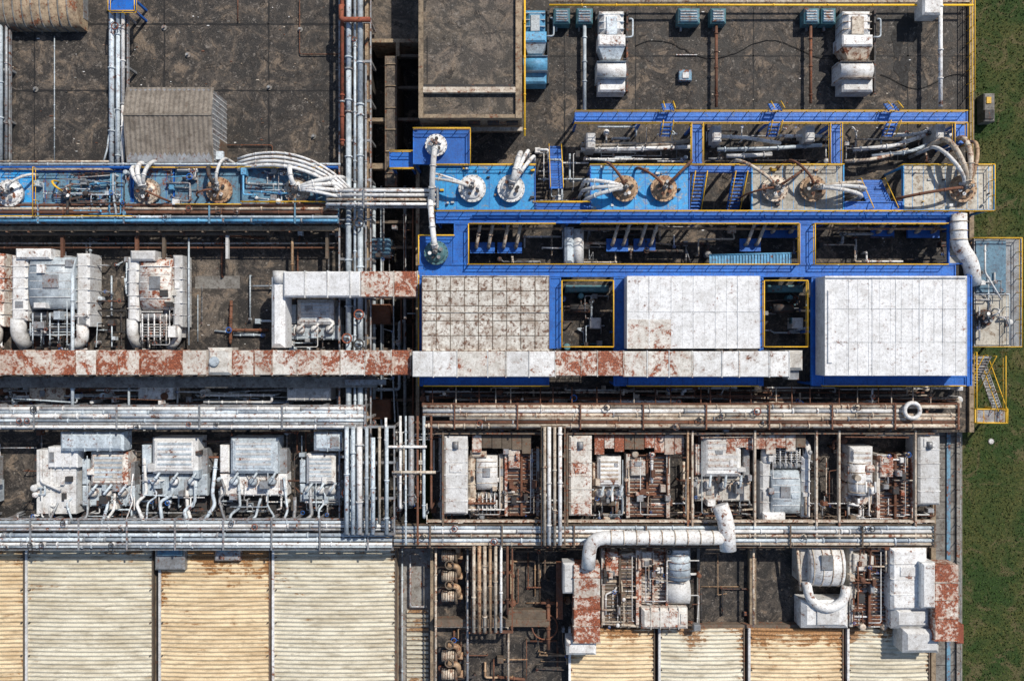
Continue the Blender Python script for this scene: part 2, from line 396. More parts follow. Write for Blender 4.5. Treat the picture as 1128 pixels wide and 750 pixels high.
def unit(name,x0,y0,x1,y1,m1,m2,pm,kind=0,z=2.6,flip=False):
    b=B(name); w=x1-x0;h=y1-y0
    Y=(lambda t:y1-h*t) if flip else (lambda t:y0+h*t)
    def bx(a,c,d,e,z0,z1,m,ch=0,**k):
        ya,yb=sorted((Y(c),Y(e))); b.box(x0+w*a,ya,x0+w*d,yb,z0,z1,m,ch,**k)
    def sb(a,c,d,e,z0,z1,m,ch=.1,rib=7,rm=None):
        ya,yb=sorted((Y(c),Y(e))); b.sbox(x0+w*a,ya,x0+w*d,yb,z0,z1,m,ch,rib,rm)
    bx(0,0,1,1,0,.25,DK)
    if kind==0:
        ya,yb=sorted((Y(.03),Y(.58)))
        b.barrel(x0+w*.22,ya,x0+w*.80,yb,.2,z*.7,z,m1,'x')
        for k in range(7):
            yy=ya+(yb-ya)*k/6.5; b.box(x0+w*.24,yy,x0+w*.78,yy+.6,z*.5,z*.72 if k in (0,6) else z+.02-.05*abs(k-3),m2)
        b.box(x0+w*.40,ya+(yb-ya)*.35,x0+w*.60,ya+(yb-ya)*.6,z-.3,z+.14,GA,.03)
        sb(0,.02,.2,.70,.2,z*.9,m2,.25,12); sb(.83,.0,1,.76,.2,z*.85,m2,.25,12)
        b.tube([P(x0+w*.1,Y(.68),z*.75),P(x0+w*.1,Y(.84),z*.65),P(x0+w*.2,Y(.96),z*.4)],w*.008+.1,m2,12,.4)
        b.tube([P(x0+w*.92,Y(.74),z*.7),P(x0+w*.92,Y(.9),z*.55),P(x0+w*.8,Y(.98),z*.4)],w*.006+.1,m2,12,.4)
        bx(.05,-.05,.5,.06,.2,z*1.02,m2,.2)
        ya,yb=sorted((Y(.60),Y(.70))); b.barrel(x0+w*.24,ya,x0+w*.8,yb,.2,z*.4,z*.75,GA,'x')
        coil(b,x0+w*.25,min(Y(.72),Y(.86)),x0+w*.78,max(Y(.72),Y(.86)),z*.7,5,pm[0],'x',.05)
        for k in range(5):
            xx=x0+w*(.28+.11*k); b.pipe([P(xx,Y(.62),z*.85),P(xx,Y(.9),z*.8),P(xx,Y(.98),z*.3)],.07,pm[0],7,.25,fl=.8)
        manifold(b,x0+w*.05,min(Y(.6),Y(1)),x0+w*.98,max(Y(.6),Y(1)),.6,z*.85,14,pm+[DK])
    elif kind==1:
        bx(.15,.0,.85,.50,.2,z,m1,.35); bx(.22,.05,.78,.42,z-.1,z+.06,m1,.05)
        for k in range(5): bx(.24,.07+.07*k,.76,.10+.07*k,z-.05,z+.10,m2)
        sb(.0,.50,1,.80,.2,z*.66,m2,.15,9)
        for k in (.22,.5,.78):
            c=P(x0+w*k,Y(.60),z*.8); b.vcyl(c,.42,z*.5,z*.85,m1,16,dome=.25); b.ring(D(c,z*.8),.46,.07,pm[-1],14); b.pipe([D(c,z+.2),D(c,z+.35),P(x0+w*k+4,Y(.48),z+.35)],.13,pm[0],8,.2,fl=1)
        bx(.0,.1,.14,.48,.2,z*.7,m2,.1); bx(.87,.15,1,.5,.2,z*.6,pm[-1],.1)
        manifold(b,x0,min(Y(.52),Y(1)),x1,max(Y(.52),Y(1)),.5,z*.85,20,pm+[DK])
    elif kind==2:
        panels(b,x0+w*.05,y0+h*.04,x0+w*.95,y0+h*.96,.2,z*.85,2,3,m1,ribs=False)
        sb(.30,.0,.98,.30,z*.5,z,m2,.12,8)
        b.tube([P(x0+w*.15,Y(.05),z),P(x0+w*.15,Y(.5),z),P(x0+w*.6,Y(.62),z)],.16,m1,10,.4)
        manifold(b,x0,y0+h*.5,x0+w*.6,y1,z*.85,z*.99,6,pm)
    elif kind==3:
        bx(.02,.02,.98,.98,.2,z*.6,m2)
        n=int(h/4)
        for k in range(n):
            t=(k+.5)/n; bx(.04,t-.22/n,.96,t+.22/n,z*.6,z*.6+.22,m1 if random.random()<.65 else random.choice((m2,BN,DK)))
        bx(.0,0,.08,1,.2,z*.8,m2); bx(.92,0,1,1,.2,z*.8,m2); bx(.46,0,.52,1,.2,z*.78,m1)
        sb(.1,R(.0,.1),.44,R(.28,.4),z*.5,z*.9,m2,.1,6); 
        manifold(b,x0,y0,x1,y1,z*.6,z*.9,9,pm)
    for _ in range(6):
        a=R(.05,.8);c=R(.05,.8); bx(a,c,a+R(.06,.16),c+R(.05,.12),.2,z*R(.85,1.08),random.choice((m1,m2,GA,DK)),.04)
    q=P(x0+w*R(.1,.9),Y(.05),z*.9); q2=P(x0+w*R(.1,.9),Y(.95),z*.9)
    b.tube([q,Vector((q.x,q2.y,q.z)),q2],.05,pm[0],6)
    b.done()
def vessel(x,y,z,r,m,arms,am,name='process_vessel'):
    b=B(name); c=P(x,y,z+1)
    b.vcyl(c,r,0,z+.5,m,28); b.vcyl(c,r*1.14,z+.35,z+.5,GA,28); b.vcyl(c,r*1.14,z+.53,z+.66,m,28)
    for k in range(16):
        a=k*math.pi/8; q=c+Vector((math.cos(a),math.sin(a),0))*r*1.07; b.vcyl(q,.05,z+.6,z+.74,DK,6)
    b.vcyl(c,r*.9,z+.6,z+.7,m,24,dome=.35)
    b.ring(D(c,z+.72),r*.8,.05,am,20)
    for k in range(6):
        a=k*math.pi/3+R(0,.5); q=c+Vector((math.cos(a),math.sin(a),0))*r*.55
        b.vcyl(q,.13,z+.7,z+1.25,random.choice((m,GA,DK)),10); b.vcyl(q,.19,z+1.2,z+1.3,random.choice((GA,W,RU,DK)),10)
    b.vcyl(c,.24,z+.9,z+1.5,GA,12); b.valve(D(c,z+1.5),.12,GA,DK)
    for (dx,dy,k) in arms:
        m2=am if not isinstance(k,tuple) else k[1]; rr=k if not isinstance(k,tuple) else k[0]
        d=Vector((dx*S,-dy*S,0)); s0=D(c,z+.9)+d.normalized()*r*.3
        e=D(c,z-.1)+d
        b.bez(s0,s0+Vector((0,0,2.0)),e+Vector((0,0,2.4)),e,rr,m2,9)
        b.tube([e,D(e,0.0)],rr,m2,8)
    b.done()
def bundle(name,x0,y0,x1,y1,pipes,z,axis='x',beams=50,zl=0,bm=BN,posts=True,ext=3):
    b=B(name)
    for (o,r,m,dz,f0,f1) in pipes:
        if axis=='x':
            a=P(x0+(x1-x0)*f0,y0+o,z+dz); c=P(x0+(x1-x0)*f1,y0+o,z+dz)
        else:
            a=P(x0+o,y0+(y1-y0)*f0,z+dz); c=P(x0+o,y0+(y1-y0)*f1,z+dz)
        L=(c-a).length; k=max(1,int(L/9)); ts=[0]+sorted(R(0,1) for _ in range(k-1))+[1]
        for t0,t1 in zip(ts[:-1],ts[1:]):
            if t1-t0>1e-4: b.pipe([a.lerp(c,t0),a.lerp(c,t1)],r,m,9,fl=6)
        for t in ts[1:-1]:
            q=a.lerp(c,t); d=(c-a).normalized(); b.tube([q-d*.09,q+d*.09],r*1.45,random.choice((m,GA)),9)
            if random.random()<.35: b.valve(q,r*.8,m,random.choice((DK,RD,DK)))
    L=(x1-x0) if axis=='x' else (y1-y0); n=max(1,int(L/beams))
    for i in range(n+1):
        t=i/n
        if axis=='x':
            x=x0+L*t; b.box(x-1.3,y0-ext,x+1.3,y1+ext,z-.55,z-.28,bm)
            if i%2: b.box(x-.8,y0-ext,x+.8,y1+ext,z+.3,z+.42,bm)
            for y in (y0-ext+1,y1+ext-1):
                c=P(x,y,z-.3); 
                if posts: b.wbox(c.x-.12,c.x+.12,c.y-.12,c.y+.12,zl,z-.5,bm)
        else:
            y=y0+L*t; b.box(x0-ext,y-1.3,x1+ext,y+1.3,z-.55,z-.28,bm)
            for x in (x0-ext+1,x1+ext-1):
                c=P(x,y,z-.3)
                if posts: b.wbox(c.x-.12,c.x+.12,c.y-.12,c.y+.12,zl,z-.5,bm)
    if axis=='x':
        b.box(x0,y0-ext,x1,y0-ext+1.4,z-.6,z-.25,bm); b.box(x0,y1+ext-1.4,x1,y1+ext,z-.6,z-.25,bm)
    else:
        b.box(x0-ext,y0,x0-ext+1.4,y1,z-.6,z-.25,bm); b.box(x1+ext-1.4,y0,x1+ext,y1,z-.6,z-.25,bm)
    return b
def duct(b,x0,y0,x1,y1,z0,z1,mats,axis='x',seg=26,ch=.06):
    L=(x1-x0) if axis=='x' else (y1-y0); n=max(1,round(L/seg))
    mm=mats; cuts=[0]+[(i+R(-.18,.18))/n for i in range(1,n)]+[1]
    for i in range(n):
        a=L*cuts[i]; c=L*cuts[i+1]; m=mm[int(i*len(mm)/n)]
        if axis=='x':
            b.box(x0+a+.3,y0,x0+c-.3,y1,z0,z1+R(-.02,.02),m,ch,tint=R(.3,.8)); b.box(x0+c-.6,y0-.8,x0+c+.3,y1+.8,z0-.05,z1+.07,random.choice(mats),tint=R(.1,.6))
        else:
            b.box(x0,y0+a+.3,x1,y0+c-.3,z0,z1+R(-.02,.02),m,ch,tint=R(.3,.8)); b.box(x0-.8,y0+c-.6,x1+.8,y0+c+.3,z0-.05,z1+.07,random.choice(mats),tint=R(.1,.6))
# ------------------------------------------------------------ terrain
b=B('ground'); b.add([(-900,-900,-5.1),(900,-900,-5.1),(900,900,-5.1),(-900,900,-5.1)],[(0,1,2,3)],GR,tint=.5); b.done()
b=B('grass'); 
for i in range(42000):
    x=R(1050,1230); y=R(-120,870); q=P(x,y,-5.1)
    if q.x<P(1062,0,-5).x: continue
    a=R(0,6.28); d=Vector((math.cos(a),math.sin(a),0)); s_=R(.04,.11); hh=R(.06,.22); l=Vector((R(-.12,.12),R(-.12,.12),hh))
    b.add([q-d*s_,q+d*s_,q+l],[(0,1,2)],GB)
b.done()
def slab(name,x0,y0,x1,y1,zt,mat,edge=TN):
    b=B(name); b.box(x0,y0,x1,y1,-5,zt,mat); return b
def joint(b,x0,y0,x1,y1,w=.05):
    L=math.hypot(x1-x0,y1-y0); n=max(2,int(L/5)); dx,dy=(x1-x0)/L,(y1-y0)/L; vs=[]
    for i in range(n+1):
        t=i/n; o=R(-.35,.35); ww=w*R(.4,2.2); q=P(x0+(x1-x0)*t-dy*o,y0+(y1-y0)*t+dx*o,.012)
        e=Vector((dy,dx,0))*ww if abs(dx)>abs(dy) else Vector((1,0,0))*ww
        vs+=[q-e,q+e]
    b.add(vs,[(2*i,2*i+1,2*i+3,2*i+2) for i in range(n)],BK)
b=slab('plant_building',-260,-260,405,603,0,AS)
for y in (27,100): joint(b,-200,y,376,y,.07)
for x in (38,181,296): joint(b,x,-60,x,180,.06)
b.box(402,-260,405.5,470,-.5,.35,TN)
b.done()
b=slab('plant_building',462,-260,1072,476,0,AS)
b.box(1068,-260,1073,476,-.5,.4,TN); b.box(458,140,462,476,-.5,.3,TN)
for x in (622,700,830,1000): joint(b,x,8,x,180)
joint(b,606,62,1066,62)
b.done()
b=slab('plant_building',476,476.3,1030,900,0,AS); b.box(1026,478,1031,900,-.5,.45,TN); b.box(474,600,477,900,-.5,.3,TN); b.done()
b=B('trench_floor'); b.box(405.5,-260,461.5,1000,-5.05,-4.95,AD); b.done()
b=B('concrete_drain'); b.box(1031,470,1060,1000,-5.05,-4.8,GC); b.box(1043,470,1047,1000,-4.9,-4.6,SB); b.box(1054,470,1057,1000,-5,-4.55,GC)
for i in range(30): b.box(1031,480+i*18,1057,480.8+i*18,-4.85,-4.79,DK)
b.done()
b=B('perimeter_fence')
for i in range(50):
    q=P(1058,-100+i*20,-3.6); 
    if P(1058,-100+i*20,0).y< P(0,478,0).y: b.tube([q,D(q,-5.1)],.05,GA,5)
b.tube([P(1058,480,-3.6),P(1058,900,-3.6)],.04,GA,5); b.tube([P(1058,480,-4.1),P(1058,900,-4.1)],.03,GA,5); b.done()
b=B('utility_box')
b.box(1084,103,1096,134,-5,-3.6,GC,.1); b.box(1087,107,1092,114,-4,-3.5,YE); b.box(1085,121,1095,131,-4,-3.45,DK); b.done()
b=B('manhole_cover'); c=P(1092,486,-5); b.vcyl(c,.35,-5.1,-5.0,GC,18); b.vcyl(c,.27,-5.1,-4.97,W,18); b.done()
b=B('grey_walkway'); b.box(437,604,476,900,-5,-1.2,GC)
for i in range(40): b.box(448,672+i*5,472,674.6+i*5,-1.2,-.95,CO2)
b.pipe([P(443,604,-.6),P(443,800,-.6)],.1,WB,8); b.pipe([P(452,610,-.6),P(452,668,-.6),P(470,668,-.6)],.12,GA,8)
b.done()
def blob(name,x,y,w,h,mat,z,n=30,seed=1):
    rnd=random.Random(seed); b=B(name); vs=[]
    for i in range(n):
        a=2*math.pi*i/n; k=1+rnd.uniform(-.22,.22)+.2*math.sin(3*a+seed)
        vs.append(P(x+math.cos(a)*w*k,y+math.sin(a)*h*k,z))
    vs.append(P(x,y,z)); b.add(vs,[(i,(i+1)%n,n) for i in range(n)],mat); b.done()
blob('oil_stain_and_shadow',996,27,11,10,BK,.020,seed=2); blob('oil_stain_and_shadow',989,48,6,16,BK,.024,seed=3); blob('oil_stain_and_shadow',995,78,8,17,BK,.028,seed=4)
blob('oil_stain_and_shadow',680,104,11,6,BK,.02,seed=5); blob('oil_stain_and_shadow',1010,50,4,9,BK,.02,seed=6)  # blob south of the air handler paints its cast shadow; the other is oil
b=B('concrete_patch'); b.box(217,281,262,372,-.02,.03,RB); b.box(215,304,264,318,.0,.05,GC); b.done()
# ------------------------------------------------------------ corrugated roofs
def corr(x0,x1,y0,y1,zb,zt,mat,seed,rusttop=0):
    b=B('corrugated_roof'); nx=16; pitch=4.6; ny=int((y1-y0)/pitch*6)
    vs=[];ts=[]
    a=P(x0,y0,zt); c=P(x1,y1,zt)
    hp=(0,.07,.13,.13,.07,0)
    for j in range(ny+1):
        y=a.y+(c.y-a.y)*j/ny; ph=j%6
        for i in range(nx+1):
            u=i/nx; z=zb+(zt-zb)*(1-(2*u-1)**2)+hp[ph]
            vs.append((a.x+(c.x-a.x)*u,y,z))
            e=abs(2*u-1)**8*.25; tp=math.exp(-j/ny*9)*rusttop*(.6+.5*math.sin(u*5+seed)**2)
            ts.append(min(1.4,.33+e+tp+.05*math.sin(j*.35+seed)-(.08 if hp[ph]>.1 else -.06)))
    fs=[(j*(nx+1)+i,j*(nx+1)+i+1,(j+1)*(nx+1)+i+1,(j+1)*(nx+1)+i) for j in range(ny) for i in range(nx)]
    b.add(vs,fs,mat,tint=ts)
    b.box(x0-1.6,y0,x0+.9,y1,zb-.4,zb+.26,W); b.box(x1-.9,y0,x1+.6,y1,zb-.4,zb+.2,BN)
    b.wbox(a.x,c.x,c.y,a.y,-5,zb-.45,TN)
    for k in range(int((y1-y0)/36)):
        for u in (.02,.98): q=P(x0+(x1-x0)*u,y0+10+k*36,zb+.3); b.vcyl(q,.07,zb,zb+.35,DK,6)
    b.done()
for i,(x0,x1,m) in enumerate(((-115,26,CO),(29,168,CO2),(176,297,CO),(301,436,CO2))): corr(x0,x1,604,860,.7,1.0,m,i,1.0 if i==2 else .4)
b=B('roof_gutter'); b.box(168.8,604,174,860,-.6,.1,DK); b.box(722.6,692,725,860,-.4,.4,DK); b.box(821.6,692,823.6,860,-.4,.4,DK); b.box(930.6,692,933,860,-.4,.4,DK); b.done()
for i,(x0,x1,m) in enumerate(((628,721,CO),(727,820,CO2),(826,929,CO),(935,1024,CO2))): corr(x0,x1,692,860,1.0,1.3,m,i+5,.9)
# ------------------------------------------------------------ top-left
b=B('equipment_shed')
a=P(138,97,4.8); c=P(232,178,4.8)
b.wbox(a.x,c.x,c.y,a.y,0,4.4,GA)
nr=36; xs=[a.x-.15+(c.x-a.x+.3)*i/nr for i in range(nr+1)]; mid=(a.y+c.y)/2+1.0
vs=[];fs=[]
for i,x in enumerate(xs):
    dz=.07*(i%2); vs+= [(x,a.y+.2,4.3+dz),(x,mid,5.0+dz),(x,c.y-.2,4.2+dz)]
for i in range(nr): fs+=[(i*3,i*3+1,i*3+4,i*3+3),(i*3+1,i*3+2,i*3+5,i*3+4)]
b.add(vs,fs,SH); b.wbox(a.x-.15,c.x+.15,mid-.12,mid+.12,4.95,5.12,SH)
b.add([(c.x,c.y,4.4),(c.x,a.y,4.4),(c.x,mid,4.98)],[(0,1,2)],GA)
b.wbox(c.x,c.x+.06,c.y+1,c.y+3,0,2.2,BN); b.wbox(c.x,c.x+.8,c.y+.5,c.y+1.4,3.0,3.4,WB,.05)
for k in range(14): yy=c.y+.4+k*(a.y-c.y-.8)/13; b.wbox(c.x,c.x+.05,yy-.05,yy+.05,0,4.2,W)
b.done()
b=B('roof_ventilator'); b.barrel(-40,-30,84,26,0,1.2,2.4,TN,'x',12)
for k in range(12): b.barrel(-38+k*10,-31,-36.5+k*10,26.5,0,1.25,2.47,GC,'x',12)
b.box(86,-10,92,20,0,1,GA); b.done()
b=bundle('pipe_run',123,-150,138,186,[(0,.28,WB,0,0,1),(7,.22,WB,.05,0,1),(12.5,.2,W,.02,0,1)],2.4,'y',55,bm=GA); 
for dx in (-10,-5,0,5): b.tube([P(128+dx*.4,120,2.3),P(128+dx,165,2.2),P(128+dx*1.6,186,2.2)],.1,WB,7)
b.done()
b=B('access_platform'); deck(b,119,-4,148,12,3.3,BL,'SEW'); b.done()
b=bundle('pipe_run',1,-150,8,190,[(0,.22,WB,0,0,1),(6,.15,GA,0,0,1)],1.4,'y',55,bm=GA); b.done()
for x,y in ((180,30),(296,96),(38,98),(181,146),(330,32),(206,60),(345,150)):
    b=B('roof_drain'); c=P(x,y,.3); b.vcyl(c,.3,0,.12,GC,16); b.vcyl(c,.12,.1,.4,GA,10); b.done()
b=B('conduit_run')
for pts in ([(250,160),(300,160),(300,180)],[(60,40),(60,180)],[(330,0),(330,60),(374,60)],[(262,0),(262,24)]):
    b.pipe([P(x,y,.25) for x,y in pts],.06,random.choice((GA,RU,WB)),6,fl=2)
b.done()
pp=[(1,.20,RD,.3,0,.42),(8,.30,WB,0,0,1),(15,.14,WB,.0,0,1),(21,.30,WB,.05,.0,1),(27,.12,GA,0,.3,1)]
b=bundle('pipe_rack',376,-150,406,590,pp,3.2,'y',42,bm=GA)
b.pipe([P(376,6,4),P(376,22,4),P(408,22,4)],.28,RD,9); b.done()
b=bundle('pipe_rack',382,470,432,588,[(0,.22,WB,0,0,1),(7,.22,WB,.1,0,1),(14,.3,W,0,0,1),(22,.18,WB,0,0,1),(29,.22,WB,0,.1,1),(36,.15,CR,0,0,.9),(44,.2,WB,-.1,0,1)],4.9,'y',30,bm=GA); b.done()
b=B('service_gallery'); b.box(408,-100,461,44,-5,-.4,RB); b.box(407,43,462,47,-5,.1,TN); b.box(436,47,440,62,-1,.1,TN)
b.box(424,62,437,205,-5,.6,BN); b.box(426,64,435,203,.5,.66,RB); b.box(405,130,424,134,-1,.1,TN); b.box(405,180,461,186,-1,.0,TN)
for y in (60,95,130,165): b.box(437,y,461,y+3,-1,-.3,BN)
for y in range(70,200,24): b.box(425,y,436,y+1,.6,.8,TN)
b.done()
b=B('trench_pipework')
for x,r,m in ((412,.2,WB),(420,.12,WB),(446,.18,GA),(455,.1,RU)):
    b.pipe([P(x,205,-1.2),P(x,470,-1.2)],r,m,8,fl=6)
for y in range(215,470,28): b.box(405.5,y,461.5,y+3,-1.7,-1.4,BN)
for y in (262,335,440): b.box(408,y,430,y+22,-4,-.8,random.choice((RU,GA,SB)),.15)
manifold(b,408,220,458,465,-2.5,-.5,16,[WB,GA,RU]); b.done()
b=B('plant_room_building')
b.box(461,-120,575,130,0,6.0,TN); b.box(466,-118,568,93,6.0,6.03,RB); b.box(466,104,568,127,6.0,6.03,RB)
for r_ in ((461,-120,466,130),(568,-120,575,130)): b.box(*r_,5.9,6.5,TN)
b.box(466,93,568,96,5.9,6.3,DK); b.box(466,96,568,102,5.9,6.55,CR); b.box(466,126,568,130,5.9,6.35,TN)
b.box(470,40,471,92,6.02,6.05,BK)
a=P(461,130,6.5); c=P(575,130,6.5)
b.wbox(a.x-.1,c.x+.1,a.y-.5,a.y-.1,3.0,3.3,CR); b.wbox(a.x+.8,a.x+2.0,a.y-.12,a.y+.1,0,2.2,BN)
for k in range(4): b.wbox(a.x+3+k*2,a.x+4.2+k*2,a.y-.1,a.y+.1,3.9,5,DK)
b.pipe([P(578,0,6),P(578,150,6)],.1,YE,6); b.done()
def topunit(x0,y0,x1,y1,m,m2):
    b=B('rooftop_air_handler'); w=x1-x0;h=y1-y0
    b.box(x0+w*.05,y0,x1-w*.05,y0+h*.30,.2,2.6,m,.5); b.box(x0,y0+h*.3,x1,y0+h*.44,.2,2.8,m,.15)
    b.add([P(x0,y0+h*.44,2.6),P(x1,y0+h*.44,2.6),P(x1-w*.18,y0+h*.60,1.9),P(x0+w*.18,y0+h*.60,1.9),D(P(x0,y0+h*.44,2.6),.2),D(P(x1,y0+h*.44,2.6),.2),D(P(x1-w*.18,y0+h*.60,1.9),.2),D(P(x0+w*.18,y0+h*.60,1.9),.2)],[(0,1,2,3),(0,3,7,4),(1,5,6,2),(3,2,6,7),(0,4,5,1)],m2)
    b.barrel(x0-1,y0+h*.60,x1+1,y0+h*.84,.2,1.6,2.9,m,'x'); b.box(x0,y0+h*.84,x1,y1,.2,2.2,m,.2)
    for k in range(3): b.box(x0+1.5,y0+h*.05+k*h*.09,x1-1.5,y0+h*.05+k*h*.09+.6,.2,2.63,m2)
    b.box(x0+w*.3,y0+h*.08,x0+w*.7,y0+h*.3,2.5,2.75,m2,.05); b.box(x0-3,y0,x0-1,y1,0,.5,DK); b.box(x1+1,y0,x1+3,y1,0,.5,DK)
    for k in (.62,.82): b.barrel(x0-1.4,y0+h*k,x1+1.4,y0+h*k+.8,.2,1.65,2.95,m2,'x')
    b.pipe([P(x1+4,y0+10,1),P(x1+8,y0+10,1),P(x1+8,y0+30,1),P(x1,y0+30,1)],.1,WB,6); b.done()
topunit(659,11,689,101,W,WB); topunit(928,11,962,101,W,CR); topunit(577,10,602,92,SK,WB)
for x0,x1 in ((610,628),(635,653),(747,771),(783,800),(886,903),(905,921)):
    b=B('condenser_unit'); b.box(x0,9,x1,26,.1,1.5,TE,.15); b.box(x0+2,11,x1-2,24,1.4,1.6,SB,.05)
    for k in range(4): b.box(x0+3,12+k*3,x1-3,12.8+k*3,1.5,1.68,GA)
    b.box(x0+2,26,x0+4,34,.1,.5,GA); b.box(x0+1,8,x0+5,26.5,.0,.3,DK); b.done()
b=B('pipe_run'); b.pipe([P(605,6,1.5),P(1072,6,1.5)],.12,YE,7)
b.pipe([P(605,2,1.2),P(1072,2,1.2)],.1,CR,7); b.done()
b=B('pipe_run'); b.pipe([P(644,8,1),P(644,125,1)],.2,WB,8); b.done()
b=B('pipe_run'); b.pipe([P(789,24,1),P(789,118,1)],.17,RU,8,fl=2); b.done()
b=B('pipe_run'); b.pipe([P(893,24,1),P(893,114,1)],.17,RU,8,fl=2); b.done()
b=B('pipe_run'); b.pipe([P(1036,-20,2.2),P(1036,118,2.2)],.22,W,8); b.box(1017,-4,1037,16,1,2.9,W,.2); b.done()
b=B('junction_box'); b.box(748,77,762,89,0,.6,SB,.05); b.box(752,80,759,86,.6,.7,W); b.box(745,60,768,61,0,.2,GA); b.done()
b=B('guard_railing'); rail(b,[(1071,-60),(1071,180)],.4); rail(b,[(1074,-60),(1074,100)],.2); b.done()
b=B('roof_cable'); b.tube([P(x,55+10*math.sin(x*.05)+R(-1,1),.08) for x in range(700,925,5)],.04,BK,4,0); b.tube([P(x,90+8*math.sin(x*.07),.08) for x in range(970,1068,5)],.04,BK,4,0); b.done()
# ------------------------------------------------------------ blue upper walkway
b=B('steel_walkway'); z=4.2
deck(b,633,122,1066,135,z,BL,'NS'); deck(b,1052,135.5,1066,158,z,BL,'EW')
deck(b,762,135.5,775,180,z,BL,'EW'); deck(b,915,135.5,928,180,z,BL,'EW')
for x in (731,850,979):
    stair(b,x,111,x+11,122,z,z+1.2,'S',BL); stair(b,x-2,135.5,x+9,148,z,z+1.2,'N',BL)
stair(b,606,152,620,208,1,4.6,'S',BL); b.done()
b=B('process_pipework')
for (x,y,x2,y2) in ((640,160,700,158),(640,165,760,162),(700,160,760,155),(780,150,860,158),(790,165,905,160),(800,172,850,170),(940,165,1030,145),(960,172,1045,150),(930,178,1000,165),(985,150,1040,138),(850,150,905,150)):
    b.pipe([P(x,y,1.6),P((x+x2)/2,y+(y2-y)*.2,1.8),P(x2,y2,1.6)],R(.16,.26),random.choice((W,WB,CR,W)),9,1.0,fl=2)
for x,y in ((651,155),(790,147),(893,147),(1037,145)):
    b.box(x-5,y-9,x+5,y+9,.2,3.2,W,.15)
manifold(b,640,140,755,178,.4,2,14,[W,WB,GA]); manifold(b,780,140,910,178,.4,2,12,[W,GA,DK]); manifold(b,932,140,1045,178,.4,2,12,[W,GA,CR])
manifold(b,592,165,650,228,.4,2.5,14,[W,WB,GA]); b.done()
# ------------------------------------------------------------ main blue platforms
b=B('process_platform'); z=4.6
deck(b,478,181,590,232,z,LB,'NW'); deck(b,650,181,760,232,z,LB,'N'); deck(b,828,181,930,232,z,PD,'N',edge=LB); deck(b,995,181,1096,232,z,PD,'NES',edge=LB)
deck(b,590.5,222,650,232,z,BL,'N'); deck(b,760.5,181,828,190,z,BL,'N'); deck(b,930.5,222,995,232,z,BL,'')
for x in (764,808): stair(b,x,190.5,x+13,231,1.5,4.6,'N',BL)
stair(b,958,192,985,231,1.5,4.6,'S',BL)
deck(b,455,141,518,181,5.0,BL,'NE',zl=0); deck(b,429,166,455,185,4.0,BL,'NS'); 
deck(b,480,232.5,1060,246,4.5,BL,'',legs=True)
b.pipe([P(520,238,4.9),P(1050,238,4.9)],.13,BL,7); rail(b,[(478,232),(1096,232)],4.6); rail(b,[(517,246),(612,246)],4.5); rail(b,[(640,246),(880,246)],4.5); rail(b,[(898,246),(1045,246)],4.5)
deck(b,461,291,1053,305,4.5,BL,''); rail(b,[(515,291),(880,291)],4.5); rail(b,[(898,291),(1045,291)],4.5); rail(b,[(461,303),(461,425)],4.5)
deck(b,500,246.5,516,291,4.5,BL,'E'); deck(b,881,246.5,898,291,4.5,BL,'EW'); deck(b,1045,246.5,1066,291,4.5,PD,'')
deck(b,461,259,500,291,4.5,BL,'NW')
stair(b,786,279,872,291,2.6,4.5,'E',SK,False)
deck(b,461,305.5,466,425,4.5,BL,'W'); deck(b,605,305.5,618,384,4.5,BL,''); deck(b,676,305.5,691,425,4.5,BL,''); deck(b,836,305.5,841,425,4.5,BL,'')
deck(b,894,305.5,908,425,4.5,BL,''); deck(b,1065,303,1071,425,4.5,BL,'')
deck(b,466.5,415,605,425,4.5,BL,'S'); deck(b,691.5,413,836,425,4.5,BL,'S'); deck(b,908.5,414,1064,425,4.5,BL,'S')
for (x0,x1) in ((618,676),(841,890)):
    rail(b,[(x0+1,309),(x1,309),(x1,382),(x0+1,382),(x0+1,309)],4.5)
for _ in range(60):
    x0,y0,x1,y1=random.choice(((482,184,588,230),(654,184,756,230),(832,184,926,230),(1000,184,1090,230)))
    q=P(R(x0,x1),R(y0,y1),4.6); s_=R(.08,.25); b.wbox(q.x,q.x+s_*R(1,2.2),q.y,q.y+s_,4.6,4.6+R(.1,.5),random.choice((GA,DK,W,YE,CT)),.02)
b.done()
b=B('pedestal_support')
for (x0,y0,x1,y1) in ((518,267,545,279),(548,267,575,279),(668,263,692,277),(698,263,722,277),(815,263,838,277),(840,250,880,262),(960,250,985,262),(1000,250,1035,262)):
    b.box(x0,y0,x1,y1,1.2,1.5,BL); b.box(x0+3,y0+3,x1-3,y1-3,0,1.2,DK)
    for k in (.25,.75):
        c=P(x0+(x1-x0)*k,(y0+y1)/2,1.5); 
        b.pipe([D(c,1.4),c+Vector((0,0,.6)),c+Vector((.5,2.2,2.2))],.19,CR,8,.3)
b.done()
b=B('process_pipework')
for (x0,x1) in ((517,620),(640,880),(898,1045)):
    manifold(b,x0,250,x1,289,.3,1.6,int((x1-x0)/15),[W,GA,CR,DK],mx=40)
    b.pipe([P(x0,252,3),P(x1,252,3)],.12,CT,8)
b.box(622,250,632,290,0,2.8,WB,.4); b.barrel(630,252,644,290,0,1.8,2.8,W,'y'); b.done()
for (x0,x1) in ((620,674),(843,888)):
    b=B('pump_skid'); b.box(x0+3,314,x1-3,322,.0,1.2,TE,.1); manifold(b,x0,326,x1,382,.3,1.6,10,[GA,TE,WB,DK],mx=20); b.box(x0+30,350,x0+42,362,0,1.6,W,.1)
    b.tube([P(x0+8,340,1),P(x0+30,340,1)],.5,DK,14); b.done()
